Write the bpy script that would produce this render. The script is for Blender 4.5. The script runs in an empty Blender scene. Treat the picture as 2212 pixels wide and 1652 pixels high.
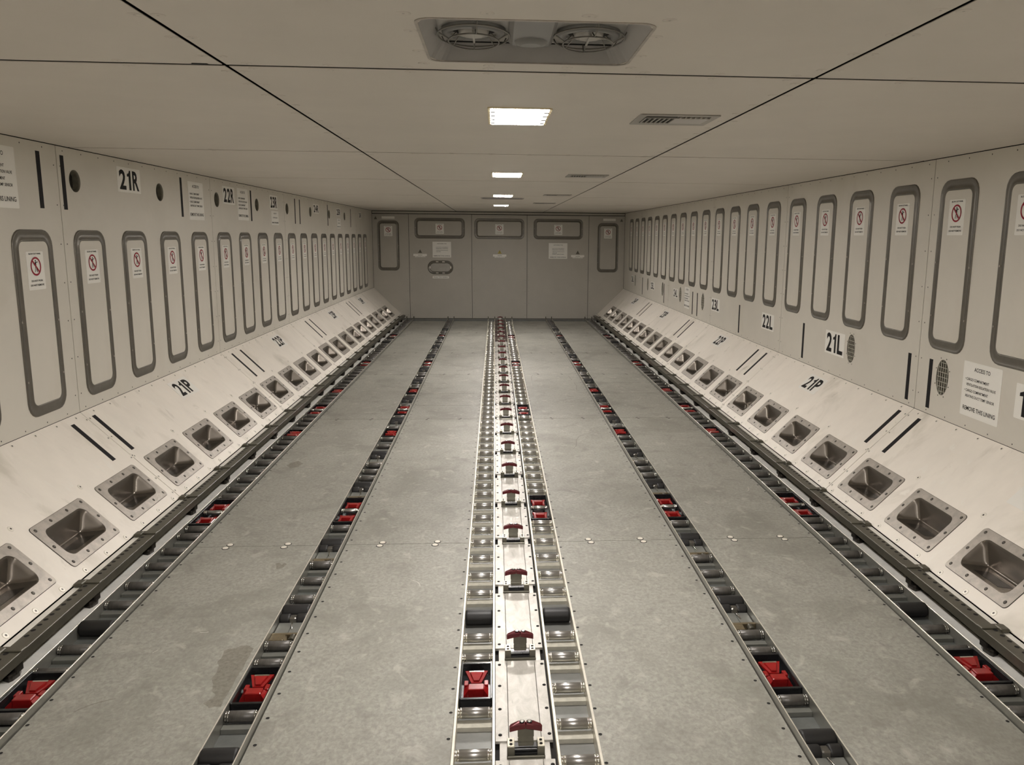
import bpy, math, random
from mathutils import Matrix, Vector
random.seed(7)
sc = bpy.context.scene
col = sc.collection
PI = math.pi

# ------------------------------------------------------------------ measurements (metres)
W, H, D = 1.996, 1.689, 13.172          # half width, height, end wall
ZS, BX, ZB = 0.492, 1.572, 0.078        # sloped panel: top z, foot x, foot z
Y0 = -4.0                               # hold runs on behind the camera
P = 0.4905                              # frame pitch
SL = math.hypot(W - BX, ZS - ZB)

# ------------------------------------------------------------------ camera
cam = bpy.data.objects.new('camera', bpy.data.cameras.new('camera'))
col.objects.link(cam)
yaw, pitch, roll, FPX = 0.06796, 0.17685, -0.00921, 1763.8
fw = Vector((math.sin(yaw) * math.cos(pitch), math.cos(yaw) * math.cos(pitch), -math.sin(pitch)))
r0 = Vector((math.cos(yaw), -math.sin(yaw), 0)); d0 = fw.cross(r0)
rt = math.cos(roll) * r0 + math.sin(roll) * d0
dn = -math.sin(roll) * r0 + math.cos(roll) * d0
m = Matrix((rt, -dn, -fw)).transposed().to_4x4()
m.translation = (-0.0755, 0.0, 1.3131)
cam.matrix_world = m
cam.data.sensor_fit = 'HORIZONTAL'; cam.data.sensor_width = 36
cam.data.lens = FPX / 2212 * 36
cam.data.shift_x = -82.4 / 2212
cam.data.clip_start = 0.02
sc.camera = cam

# ------------------------------------------------------------------ world, exposure
w = bpy.data.worlds.new('world'); sc.world = w; w.use_nodes = True
w.node_tree.nodes['Background'].inputs[0].default_value = (0, 0, 0, 1)
w.node_tree.nodes['Background'].inputs[1].default_value = 0
sc.view_settings.view_transform = 'Standard'; sc.view_settings.look = 'None'
sc.view_settings.gamma = 1; sc.view_settings.use_curve_mapping = False
sc.view_settings.exposure = 0.0
LAMP_STRENGTH = 164.0
LAMP_COLOR = (1.0, 0.945, 0.90)
LAMP_Y = [-2.4, 0.16, 2.71, 5.23, 7.93, 10.42]

# ------------------------------------------------------------------ materials
def mat(name, c, rough=0.5, metal=0.0, var=0.0, scale=8.0, c2=None, stretch=(1, 1, 1), bump=0.0, detail=4, spec=0.5, dist=0.0,
        blot=None, coat=0.0):
    """procedural surface: colour varied by noise, optional second, larger patches (blot = colour, scale, threshold)"""
    M = bpy.data.materials.new(name); M.use_nodes = True
    nt = M.node_tree; b = nt.nodes['Principled BSDF']
    b.inputs['Roughness'].default_value = rough
    b.inputs['Metallic'].default_value = metal
    b.inputs['Specular IOR Level'].default_value = spec
    b.inputs['Coat Weight'].default_value = coat
    b.inputs['Base Color'].default_value = (*c, 1)
    if var > 0 or c2:
        tc = nt.nodes.new('ShaderNodeTexCoord'); mp = nt.nodes.new('ShaderNodeMapping')
        mp.inputs['Scale'].default_value = stretch
        nt.links.new(tc.outputs['Object'], mp.inputs[0])
        nz = nt.nodes.new('ShaderNodeTexNoise'); nz.inputs['Scale'].default_value = scale
        nz.inputs['Detail'].default_value = detail; nz.inputs['Roughness'].default_value = 0.65; nz.inputs['Distortion'].default_value = dist
        nt.links.new(mp.outputs[0], nz.inputs['Vector'])
        rp = nt.nodes.new('ShaderNodeValToRGB')
        rp.color_ramp.elements[0].position = 0.3; rp.color_ramp.elements[1].position = 0.7
        lo = c2 or tuple(x * (1 - var) for x in c)
        hi = c if c2 else tuple(min(1, x * (1 + var * 0.6)) for x in c)
        rp.color_ramp.elements[0].color = (*lo, 1); rp.color_ramp.elements[1].color = (*hi, 1)
        nt.links.new(nz.outputs['Fac'], rp.inputs[0])
        out = rp.outputs[0]
        if blot:
            for bc, bs, t0, t1 in blot:
                n2 = nt.nodes.new('ShaderNodeTexNoise'); n2.inputs['Scale'].default_value = bs
                n2.inputs['Detail'].default_value = 5; n2.inputs['Roughness'].default_value = 0.6
                n2.inputs['Distortion'].default_value = 0.6
                nt.links.new(mp.outputs[0], n2.inputs['Vector'])
                mr = nt.nodes.new('ShaderNodeMapRange')
                mr.inputs[1].default_value = t0; mr.inputs[2].default_value = t1
                nt.links.new(n2.outputs['Fac'], mr.inputs[0])
                mx = nt.nodes.new('ShaderNodeMix'); mx.data_type = 'RGBA'
                nt.links.new(mr.outputs[0], mx.inputs[0]); nt.links.new(out, mx.inputs[6])
                mx.inputs[7].default_value = (*bc, 1)
                out = mx.outputs[2]
        nt.links.new(out, b.inputs['Base Color'])
        if bump:
            bp = nt.nodes.new('ShaderNodeBump'); bp.inputs['Strength'].default_value = bump
            bp.inputs['Distance'].default_value = 0.002
            nt.links.new(nz.outputs['Fac'], bp.inputs['Height']); nt.links.new(bp.outputs[0], b.inputs['Normal'])
    return M

def emit(name, c, s):
    M = bpy.data.materials.new(name); M.use_nodes = True
    nt = M.node_tree; nt.nodes.remove(nt.nodes['Principled BSDF'])
    e = nt.nodes.new('ShaderNodeEmission'); e.inputs[0].default_value = (*c, 1); e.inputs[1].default_value = s
    nt.links.new(e.outputs[0], nt.nodes['Material Output'].inputs[0])
    return M

M = dict(
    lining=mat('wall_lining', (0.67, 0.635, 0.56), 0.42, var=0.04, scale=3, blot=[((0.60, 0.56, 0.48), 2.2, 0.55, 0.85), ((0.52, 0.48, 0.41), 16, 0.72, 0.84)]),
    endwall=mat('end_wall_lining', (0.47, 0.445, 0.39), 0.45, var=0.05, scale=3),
    slope=mat('slope_lining', (0.88, 0.825, 0.74), 0.42, var=0.05, scale=7, blot=[((0.60, 0.56, 0.47), 4.0, 0.56, 0.80), ((0.42, 0.385, 0.315), 11, 0.66, 0.84), ((0.88, 0.84, 0.76), 20, 0.6, 0.7)], stretch=(1, 0.55, 1)),
    ceiling=mat('ceiling_lining', (0.675, 0.63, 0.565), 0.5, var=0.04, scale=2.5),
    floor=mat('floor_composite', (0.385, 0.38, 0.335), 0.5, c2=(0.235, 0.228, 0.195), scale=75, detail=12, stretch=(1, 0.8, 1), dist=0.5,
              blot=[((0.195, 0.188, 0.160), 2.8, 0.47, 0.80), ((0.20, 0.19, 0.165), 8, 0.55, 0.80), ((0.49, 0.47, 0.415), 13, 0.58, 0.80), ((0.17, 0.16, 0.13), 30, 0.70, 0.82)], bump=0.12),
    strip=mat('side_strip_metal', (0.86, 0.84, 0.78), 0.40, metal=0.05, var=0.12, scale=14),
    alu=mat('bright_aluminium', (0.56, 0.54, 0.495), 0.40, metal=0.25, c2=(0.37, 0.355, 0.315), scale=30, stretch=(1, 0.5, 1), detail=9, dist=0.8,
            blot=[((0.30, 0.28, 0.235), 24, 0.64, 0.78)]),
    rail=mat('pale_rail_metal', (0.80, 0.76, 0.66), 0.34, metal=0.5, var=0.12, scale=30),
    rail_side=mat('side_rail_metal', (0.31, 0.305, 0.27), 0.30, metal=0.65, var=0.10, scale=30),
    channel=mat('channel_metal', (0.16, 0.168, 0.16), 0.42, metal=0.3, var=0.25, scale=12),
    channel_c=mat('centre_channel_metal', (0.22, 0.222, 0.21), 0.40, metal=0.4, var=0.14, scale=12),
    cream=mat('cream_bracket', (0.56, 0.54, 0.46), 0.4, metal=0.2, var=0.2, scale=30, blot=[((0.2, 0.19, 0.16), 40, 0.64, 0.74)]),
    bracket=mat('grey_bracket', (0.22, 0.222, 0.20), 0.42, metal=0.35, var=0.12, scale=20),
    steel=mat('steel_roller', (0.45, 0.44, 0.42), 0.29, metal=0.88, var=0.15, scale=40, stretch=(0.2, 1, 1)),
    steel_end=mat('steel_roller_end', (0.75, 0.73, 0.68), 0.16, metal=1.0),
    roller=mat('grey_roller', (0.115, 0.108, 0.098), 0.38, metal=0.2, var=0.25, scale=40, stretch=(3, 1, 1)),
    roller_end=mat('grey_roller_end', (0.33, 0.32, 0.30), 0.12, metal=0.9),
    rubber=mat('black_rubber', (0.013, 0.0125, 0.0125), 0.5, var=0.2, scale=30),
    black=mat('gloss_black', (0.014, 0.014, 0.015), 0.22, var=0.2, scale=30),
    gap=mat('dark_gap', (0.012, 0.011, 0.010), 0.9),
    red=mat('red_paint', (0.30, 0.010, 0.010), 0.28, var=0.25, scale=40, coat=0.3),
    dkred=mat('dark_red_anodised', (0.10, 0.008, 0.012), 0.33, metal=0.35, var=0.2, scale=40),
    olive=mat('olive_steel', (0.135, 0.128, 0.10), 0.36, metal=0.45, var=0.18, scale=25),
    olive_lt=mat('bare_steel_block', (0.52, 0.49, 0.40), 0.34, metal=0.6, var=0.15, scale=30),
    guide=mat('guide_rail_metal', (0.105, 0.098, 0.074), 0.34, metal=0.4, var=0.18, scale=14),
    lug=mat('dark_lug', (0.045, 0.040, 0.034), 0.25, metal=0.5, var=0.3, scale=30),
    ring=mat('panel_frame_grey', (0.15, 0.138, 0.115), 0.33, metal=0.35, var=0.12, scale=10),
    pocket=mat('pocket_metal', (0.195, 0.173, 0.148), 0.27, metal=0.8, var=0.10, scale=12),
    flange=mat('pocket_flange', (0.46, 0.42, 0.37), 0.36, metal=0.4, var=0.25, scale=22, detail=6),
    screw=mat('dark_screw', (0.10, 0.092, 0.08), 0.35, metal=0.6, var=0.2, scale=60),
    washer=mat('pale_washer', (0.84, 0.80, 0.71), 0.35, metal=0.2, var=0.06, scale=60),
    tape=mat('black_tape', (0.010, 0.009, 0.010), 0.6, spec=0.2, var=0.1, scale=20),
    paper=mat('placard_white', (0.86, 0.84, 0.78), 0.4, var=0.02, scale=10),
    ink=mat('placard_ink', (0.010, 0.009, 0.009), 0.6, spec=0.2, var=0.05, scale=30),
    redink=mat('placard_red', (0.30, 0.008, 0.025), 0.5, spec=0.25, var=0.05, scale=30),
    yellow=mat('warning_yellow', (0.45, 0.36, 0.06), 0.45, var=0.05, scale=30),
    bronze=mat('bronze_block', (0.17, 0.135, 0.08), 0.42, metal=0.3, var=0.25, scale=40),
    plate=mat('unit_plate', (0.24, 0.245, 0.225), 0.38, metal=0.35, var=0.14, scale=30),
    lampframe=mat('lamp_frame', (0.70, 0.60, 0.38), 0.4, metal=0.2, var=0.05, scale=10),
    console=mat('console_grey', (0.20, 0.198, 0.19), 0.36, var=0.06, scale=10),
    recess=mat('recess_grey', (0.46, 0.45, 0.44), 0.36, var=0.06, scale=10),
    console_lt=mat('console_liner', (0.42, 0.405, 0.375), 0.28, metal=0.2, var=0.06, scale=10),
    wire=mat('wire_metal', (0.22, 0.21, 0.19), 0.28, metal=0.8, var=0.05, scale=10),
    meshwire=mat('grille_wire', (0.62, 0.60, 0.52), 0.35, metal=0.3, var=0.05, scale=10),
    duct=mat('duct_inside', (0.17, 0.16, 0.125), 0.5, var=0.35, scale=30, stretch=(1, 1, 1)),
    vent=mat('vent_metal', (0.36, 0.345, 0.31), 0.4, metal=0.3, var=0.08, scale=12),
    ddred=mat('tinted_plate', (0.075, 0.045, 0.040), 0.4, metal=0.3, var=0.3, scale=20),
    stain2=mat('dark_scratch', (0.16, 0.15, 0.125), 0.5, var=0.2, scale=60),
    scuff=mat('pale_scuff', (0.52, 0.50, 0.45), 0.5, var=0.2, scale=60),
    stain=mat('floor_stain', (0.27, 0.255, 0.215), 0.45, c2=(0.15, 0.14, 0.115), scale=75, detail=12, dist=0.5),
    lens=emit('lamp_lens', LAMP_COLOR, LAMP_STRENGTH),
)

# ------------------------------------------------------------------ mesh builder
class MB:
    def __init__(s): s.v = []; s.f = []; s.m = []; s.sm = []
    def add(s, vs, fs, m=0, smooth=False):
        o = len(s.v); s.v += [tuple(v) for v in vs]
        for f in fs: s.f.append([o + i for i in f]); s.m.append(m); s.sm.append(smooth)
        return s
    def box(s, x0, x1, y0, y1, z0, z1, m=0, c=0.0, skip=()):
        if c > 0:   # all edges chamfered: loft of octagon-like loops
            def lp(z, i):
                return [(x0+i+c, y0+i, z), (x1-i-c, y0+i, z), (x1-i, y0+i+c, z), (x1-i, y1-i-c, z), (x1-i-c, y1-i, z), (x0+i+c, y1-i, z), (x0+i, y1-i-c, z), (x0+i, y0+i+c, z)]
            s.loft([lp(z0, c), lp(z0+c, 0), lp(z1-c, 0), lp(z1, c)], m=m); return s
        v = [(x0,y0,z0),(x1,y0,z0),(x1,y1,z0),(x0,y1,z0),(x0,y0,z1),(x1,y0,z1),(x1,y1,z1),(x0,y1,z1)]
        f = {'z0':(0,3,2,1),'z1':(4,5,6,7),'y0':(0,1,5,4),'x1':(1,2,6,5),'y1':(2,3,7,6),'x0':(3,0,4,7)}
        return s.add(v, [f[k] for k in f if k not in skip], m)
    def loft(s, loops, m=0, cap0=True, cap1=True, smooth=False, closed=True):
        n = len(loops[0]); vs = [p for l in loops for p in l]; fs = []
        for i in range(len(loops)-1):
            for j in range(n if closed else n-1):
                k = (j+1) % n
                fs.append((i*n+j, i*n+k, (i+1)*n+k, (i+1)*n+j))
        s.add(vs, fs, m, smooth)
        if cap0: s.add(loops[0], [tuple(range(n))[::-1]], m)
        if cap1: s.add(loops[-1], [tuple(range(n))], m)
        return s
    def lathe(s, c, ax, prof, n=16, m=0, smooth=True, caps=True, sy=1.0):
        """prof: list of (t along axis, radius)"""
        loops = []
        for t, r in prof:
            l = []
            for i in range(n):
                a = 2*PI*i/n; p, q = r*math.cos(a), r*math.sin(a)*sy
                l.append({'x':(c[0]+t, c[1]+p, c[2]+q), 'y':(c[0]+q, c[1]+t, c[2]+p), 'z':(c[0]+p, c[1]+q, c[2]+t)}[ax])
            loops.append(l)
        return s.loft(loops, m=m, smooth=smooth, cap0=caps, cap1=caps)
    def disc(s, cx, cy, z, r, m=0, n=14, sy=1.0):
        return s.add([(cx+r*math.cos(2*PI*i/n), cy+r*sy*math.sin(2*PI*i/n), z) for i in range(n)], [tuple(range(n))], m)
    def poly(s, pts, z, m=0):
        return s.add([(x, y, z) for x, y in pts], [tuple(range(len(pts)))], m)
    def prism(s, pts, z0, z1, m=0, c=0.0):
        if c > 0:
            cx = sum(p[0] for p in pts)/len(pts); cy = sum(p[1] for p in pts)/len(pts)
            def ins(k):
                return [(x+(cx-x)*k, y+(cy-y)*k) for x, y in pts]
            return s.loft([[(x,y,z0) for x,y in pts], [(x,y,z1-c) for x,y in pts], [(x,y,z1) for x,y in ins(c*12)]], m=m)
        return s.loft([[(x,y,z0) for x,y in pts], [(x,y,z1) for x,y in pts]], m=m)
    def tube(s, pts, r, n=6, m=0, closed=False):
        pts = [Vector(p) for p in pts]; loops = []
        N = len(pts)
        for i, p in enumerate(pts):
            a = pts[(i-1) % N] if (i or closed) else p; b = pts[(i+1) % N] if (i < N-1 or closed) else p
            t = (b-a).normalized(); u = t.cross(Vector((0.13, 0.21, 0.97))).normalized(); v = t.cross(u)
            loops.append([tuple(p + r*(math.cos(2*PI*k/n)*u + math.sin(2*PI*k/n)*v)) for k in range(n)])
        if closed: loops.append(loops[0])
        return s.loft(loops, m=m, cap0=not closed, cap1=not closed, smooth=True)
    def merge(s, o, mx=None, dm=0):
        k = len(s.v)
        s.v += [tuple(mx @ Vector(v)) for v in o.v] if mx else o.v
        s.f += [[k+i for i in f] for f in o.f]; s.m += [a+dm for a in o.m]; s.sm += o.sm
        return s
    def mesh(s, name, mats):
        me = bpy.data.meshes.new(name)
        me.from_pydata(s.v, [], s.f)
        for a in (mats if isinstance(mats, (list, tuple)) else [mats]): me.materials.append(M[a])
        me.polygons.foreach_set('material_index', s.m); me.polygons.foreach_set('use_smooth', s.sm)
        me.validate(); me.update()
        return me

def rrect(cx, cy, w, h, r, n=5):
    out = []
    for sx, sy, a0 in ((1,1,0),(-1,1,PI/2),(-1,-1,PI),(1,-1,1.5*PI)):
        for i in range(n+1):
            a = a0 + PI/2*i/n
            out.append((cx+sx*(w/2-r)+r*math.cos(a), cy+sy*(h/2-r)+r*math.sin(a)))
    return out

def frame(o, X, Y):
    X, Y = Vector(X).normalized(), Vector(Y).normalized(); Z = X.cross(Y)
    mm = Matrix((X, Y, Z)).transposed().to_4x4(); mm.translation = o; return mm
sa, ca = (ZS-ZB)/SL, (W-BX)/SL
F_L = lambda y, z: frame((-W, y, z), (0,1,0), (0,0,1))
F_R = lambda y, z: frame((W, y, z), (0,-1,0), (0,0,1))
F_B = lambda x, z: frame((x, D, z), (1,0,0), (0,0,1))
F_SL = lambda y, t: frame((-BX-ca*t, y, ZB+sa*t), (0,1,0), (-ca,0,sa))
F_SR = lambda y, t: frame((BX+ca*t, y, ZB+sa*t), (0,-1,0), (ca,0,sa))
F_C = lambda x, y: frame((x, y, H), (1,0,0), (0,-1,0))
F_F = lambda x, y, z=0.0: Matrix.Translation((x, y, z))

def part(name, me, parent, mx=None):
    if isinstance(me, tuple): me = me[0].mesh(name, me[1])
    o = bpy.data.objects.new(name, me); col.objects.link(o); o.parent = parent
    if mx is not None: o.matrix_local = mx
    return o
def tag(o, label, cat, group=None):
    o['label'] = label; o['category'] = cat
    if group: o['group'] = group
    return o
def thing(name, mx, label, cat, group=None):
    o = bpy.data.objects.new(name, None); o.empty_display_size = 0.05; col.objects.link(o)
    o.matrix_world = mx
    return tag(o, label, cat, group)
def struct(name, me):
    if isinstance(me, tuple): me = me[0].mesh(name, me[1])
    o = bpy.data.objects.new(name, me); col.objects.link(o); o['kind'] = 'structure'; return o
def scatter(parent, name, proto, mats, mxs, near=(0, 0, 1.3), most=100):
    """the nearest as parts of their own, what is left as one part of kind stuff"""
    me = proto.mesh(name, mats); c = Vector(near)
    mxs = sorted(mxs, key=lambda q: (q.translation - c).length)
    for q in mxs[:most]: part(name, me, parent, q)
    if mxs[most:]:
        mb = MB()
        for q in mxs[most:]: mb.merge(proto, q)
        o = part(name + '_rows', (mb, mats), parent); o['kind'] = 'stuff'
ORD = ['first','second','third','fourth','fifth','sixth','seventh','eighth','ninth','tenth','eleventh','twelfth','thirteenth','fourteenth',
       'fifteenth','sixteenth','seventeenth','eighteenth','nineteenth','twentieth','twenty-first','twenty-second','twenty-third','twenty-fourth','twenty-fifth','twenty-sixth']

# ------------------------------------------------------------------ text
_tc = {}
def raw_text(s, bold):
    k = (s, bold)
    if k not in _tc:
        cu = bpy.data.curves.new('t', 'FONT'); cu.body = s; cu.size = 1; cu.offset = bold; cu.resolution_u = 3; cu.fill_mode = 'FRONT'
        o = bpy.data.objects.new('t', cu); col.objects.link(o)
        dg = bpy.context.evaluated_depsgraph_get(); dg.update()
        me = bpy.data.meshes.new_from_object(o.evaluated_get(dg))
        vs = [(v.co.x, v.co.y) for v in me.vertices]; fs = [tuple(p.vertices) for p in me.polygons]
        bpy.data.objects.remove(o); bpy.data.curves.remove(cu); bpy.data.meshes.remove(me)
        x0 = min(v[0] for v in vs); x1 = max(v[0] for v in vs); y0 = min(v[1] for v in vs); y1 = max(v[1] for v in vs)
        _tc[k] = ([((x-x0)/(x1-x0), (y-y0)/(y1-y0)) for x, y in vs], fs)
    return _tc[k]
def text(mb, s, x0, x1, y0, y1, z, m=0, bold=0.02):
    vs, fs = raw_text(s, bold)
    return mb.add([(x0+u*(x1-x0), y0+v*(y1-y0), z) for u, v in vs], fs, m)

ONE = [(.30, 0), (.62, 0), (.62, 1), (.42, 1), (.33, .87), (.05, .80), (.05, .68), (.30, .70)]
def number(mb, s, x0, x1, y0, y1, z, m=0, bold=0.03):
    ws = [0.72 if c_ == '1' else 1.0 for c_ in s]; gap_ = 0.16; tot = sum(ws) + gap_*(len(s)-1); k = (x1-x0)/tot; x = x0
    for c_, w_ in zip(s, ws):
        a_ = MB()
        if c_ == '1': a_.add([(x+a*w_*k/.72, y0+b*(y1-y0), z) for a, b in ONE], [(0,1,2,3,4,5,6,7)])
        else: text(a_, c_, x, x+w_*k, y0, y1, z, 0, bold)
        part('numeral' if c_.isdigit() else 'letter', (a_, 'ink'), mb)
        x += (w_+gap_)*k
    return mb

# ------------------------------------------------------------------ panels with holes
def panel(mb, u0, u1, v0, v1, holes=(), w=0.0, m=0, rim=0.006):
    """flat panel in local u, v facing +w; holes = (cu, cv, hu, hv, fn(angle) -> (du, dv))"""
    us = sorted({u0, u1, *[h[0]+s*h[2] for h in holes for s in (-1, 1)]}); vs = sorted({v0, v1, *[h[1]+s*h[3] for h in holes for s in (-1, 1)]})
    us = [u for u in us if u0 <= u <= u1]; vs = [v for v in vs if v0 <= v <= v1]
    for i in range(len(us)-1):
        for j in range(len(vs)-1):
            mu, mv = (us[i]+us[i+1])/2, (vs[j]+vs[j+1])/2
            if any(abs(mu-h[0]) < h[2] and abs(mv-h[1]) < h[3] for h in holes): continue
            mb.add([(us[i],vs[j],w),(us[i+1],vs[j],w),(us[i+1],vs[j+1],w),(us[i],vs[j+1],w)], [(0,1,2,3)], m)
    for cu, cv, hu, hv, fn in holes:
        an = sorted([2*PI*i/32 for i in range(32)] + [math.atan2(b*hv, a*hu) % (2*PI) for a in (-1,1) for b in (-1,1)])
        lo, li = [], []
        for a in an:
            c_, s_ = math.cos(a), math.sin(a)
            k = min(hu/abs(c_) if abs(c_) > 1e-9 else 9e9, hv/abs(s_) if abs(s_) > 1e-9 else 9e9)
            lo.append((cu+k*c_, cv+k*s_, w)); du, dv = fn(a); li.append((cu+du, cv+dv, w))
        mb.loft([lo, li, [(x, y, w-rim) for x, y, z in li]], m=m, cap0=False, cap1=False)
    mb.add([(u0,v0,w),(u1,v0,w),(u1,v1,w),(u0,v1,w),(u0,v0,w-rim),(u1,v0,w-rim),(u1,v1,w-rim),(u0,v1,w-rim)], [(0,4,5,1),(1,5,6,2),(2,6,7,3),(3,7,4,0)], m)
    return mb
def ell(a_, b_): return lambda t: (a_*math.cos(t), b_*math.sin(t))
def supr(hu, hv, r):
    """rounded rectangle as a function of angle"""
    def fn(t):
        c_, s_ = math.cos(t), math.sin(t)
        lo, hi = 0.0, hu+hv
        for _ in range(30):
            k = (lo+hi)/2; x, y = abs(k*c_), abs(k*s_)
            qx, qy = x-(hu-r), y-(hv-r)
            d = math.hypot(max(qx, 0), max(qy, 0)) + min(max(qx, qy), 0) - r
            if d < 0: lo = k
            else: hi = k
        return (k*c_, k*s_)
    return fn

# ------------------------------------------------------------------ positions read off the photograph
WIN_L = [3.087+P*k for k in range(20)]
WIN_R = [2.64] + [3.115+0.494*k for k in range(20)]
WZ_L, WZ_R, WH = 0.934, 1.195, 0.777
VENT_L = [3.98, 4.944, 5.922, 6.89, 7.865, 8.836, 9.81, 10.80]
VENT_R = [3.61, 4.60, 8.065, 9.07, 10.06, 11.055, 12.06]
PK = [3.10+P*k for k in range(-2, 20)]
SEAM = [-2.05, -0.09, 1.87, 3.835, 5.80, 7.76, 9.72, 11.68]
CON = [1.715, 8.50]                         # ceiling console centres
def spans(a, b, cuts, gap):
    e = [a] + sorted(c_ for c_ in cuts if a < c_ < b) + [b]
    return [(e[i] + (gap/2 if i else 0), e[i+1] - (gap/2 if i < len(e)-2 else 0)) for i in range(len(e)-1)]

# ------------------------------------------------------------------ side walls and sloped lower walls
def seam_dots(F, sgn):
    q = []
    y = 2.0
    for s in SEAM:
        for z in (1.60, 1.43, 1.26, 1.09, 0.92, 0.748, 0.577):
            for d in (-0.027, 0.027): q.append(F(s+d, z))
    k = -6
    while True:
        y = 3.892 + 0.167*k; k += 1
        if y > D-0.1: break
        q.append(F(y, 0.508)); q.append(F(y, 1.668))
    return [a for a in q if a.translation.y > 1.6]
dot = MB(); dot.lathe((0,0,0), 'z', [(-0.001,0.0034),(0.0006,0.0032),(0.0010,0.002)], 8)
for side, F, vents, hv in (('left', F_L, VENT_L, (1.543, 0.050, 0.050)), ('right', F_R, VENT_R, (0.685, 0.051, 0.083))):
    s = -1 if side == 'left' else 1
    back = MB(); back.box(min(s*(W+.12), s*(W+.16)), max(s*(W+.12), s*(W+.16)), Y0-.1, D+.1, 0.3, H+.15)
    wall = struct('wall_'+side, (back, 'gap'))
    for a, b in spans(Y0, D-0.004, SEAM, 0.005):
        o = F(0, 0) ; mb = MB()
        conv = (lambda y: y) if side == 'left' else (lambda y: -y)
        u0, u1 = sorted((conv(a), conv(b)))
        hs = [(conv(y), hv[0], hv[1]+.02, hv[2]+.02, ell(hv[1], hv[2])) for y in vents if a < y < b]
        panel(mb, u0, u1, ZS+0.0015, H-0.0035, hs)
        part('lining_panel', (mb, 'lining'), wall, o)
    scatter(wall, 'fastener', dot, 'screw', seam_dots(F, s))
for side, F in (('left', F_SL), ('right', F_SR)):
    s = -1 if side == 'left' else 1
    o = F(0, 0); conv = (lambda y: y) if side == 'left' else (lambda y: -y)
    back = MB(); u0, u1 = sorted((conv(Y0-.1), conv(D+.1))); back.box(u0, u1, -0.10, SL+0.10, -0.20, -0.16)
    bk = MB(); bk.merge(back, o)
    wall = struct('wall_%s_lower' % side, (bk, 'gap'))
    for a, b in spans(Y0, D-0.004, SEAM, 0.005):
        u0, u1 = sorted((conv(a), conv(b)))
        hs = [(conv(y), 0.153, 0.165, 0.088, supr(0.150, 0.073, 0.035)) for y in PK if a-.05 < y < b+.05]
        mb = MB(); panel(mb, u0, u1, 0.0, SL-0.001, hs)
        part('lining_panel', (mb, 'slope'), wall, o)
    lip = MB(); x0, x1 = sorted((s*1.545, s*1.570)); lip.box(x0, x1, Y0, D-.02, 0.066, 0.073)
    part('foot_strip', (lip, 'strip'), wall)
    kick = MB(); x0, x1 = sorted((s*1.566, s*1.575)); kick.box(x0, x1, Y0, D-.02, -0.005, 0.066)
    part('kick_board', (kick, 'guide'), wall)
    ws = MB(); ws.lathe((0,0,0), 'z', [(-0.001,0.0125),(0.0014,0.0120),(0.0018,0.010)], 14, m=0); ws.disc(0, 0, 0.0020, 0.0042, 1, 8)
    q = [F(3.277+0.1667*k, 0.015) for k in range(-8, 60)] + [F(3.35+P*k, 0.292) for k in range(-3, 20)]
    scatter(wall, 'washer', ws, ['washer', 'screw'], q)
    sd = MB(); sd.lathe((0,0,0), 'z', [(-0.001,0.0070),(0.0010,0.0066),(0.0013,0.005)], 10, m=0); sd.disc(0, 0, 0.0016, 0.0038, 1, 8)
    q = [F(3.432+0.167*k, 0.573) for k in range(-10, 58)] + [F(c_+d, t) for c_ in SEAM[2:] for d in (-0.016, 0.016) for t in (0.545, 0.42, 0.285, 0.14, 0.04)]
    scatter(wall, 'fastener', sd, ['washer', 'screw'], q)

# end wall with its top rail, wall behind the camera
bm = MB(); bm.box(-2.2, 2.2, D+.10, D+.14, -0.1, H+.15)
wall = struct('wall_back', (bm, 'gap'))
for a, b in spans(-W+.003, W-.003, [-1.430, -0.443, 0.433, 1.418], 0.006):
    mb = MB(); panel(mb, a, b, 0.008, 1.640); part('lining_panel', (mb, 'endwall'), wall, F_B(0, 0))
scatter(wall, 'fastener', dot, 'screw', [F_B(x+d, z) for x in (-0.443, 0.433, 1.418, -1.43) for d in (-0.03, 0.03) for z in (0.06, 0.25, 0.44, 0.62, 0.80)])
tr = MB(); tr.box(-W+.01, W-.01, D-.03, D+.02, 1.650, 1.679); struct('trim_1', (tr, 'endwall'))
bm = MB(); bm.box(-2.2, 2.2, Y0-.06, Y0, -0.1, H+.15); struct('wall_rear', (bm, 'lining'))
sl = MB(); sl.box(-1.56, 1.56, 12.885, D+.02, -0.044, 0.004); struct('trim_2', (sl, 'channel'))

# ------------------------------------------------------------------ ceiling
bm = MB(); bm.box(-2.2, 2.2, Y0-.1, D+.1, H+.13, H+.17)
ceil = struct('ceiling', (bm, 'gap'))
CSEAM = [-1.9, 0.05, 1.997, 3.95, 5.82, 8.05, 9.93, 11.8]
for x0, x1 in ((-W+.001, -0.690), (-0.680, 0.680), (0.690, W-.001)):
    for a, b in spans(Y0, D-.002, CSEAM, 0.017):
        hs = []
        if x0 < 0 < x1:
            hs = [(0, -c_, 0.23, 0.20, supr(0.214, 0.180, 0.03)) for c_ in CON if a < c_ < b]
        mb = MB(); panel(mb, x0, x1, -b, -a, hs, rim=0.0015); part('lining_panel', (mb, 'ceiling'), ceil, F_C(0, 0))
cf = MB(); cf.lathe((0,0,0), 'z', [(-0.001,0.014),(0.0004,0.013),(0.0010,0.008),(0.0004,0.004)], 16); cf.disc(0, 0, 0.0009, 0.0026, 1, 8)
q = [F_C(s*x, 1.565+0.167*k) for s in (-1, 1) for x in (0.664, 0.704) for k in range(-2, 28)]
q += [F_C(x, c_+d) for c_ in CSEAM[2:4] for d in (-0.028, 0.028) for x in (-1.72,-1.36,-.91,-.63,-.45,-.273,-.09,.09,.272,.447,.63,.91,1.36,1.72)]
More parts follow.
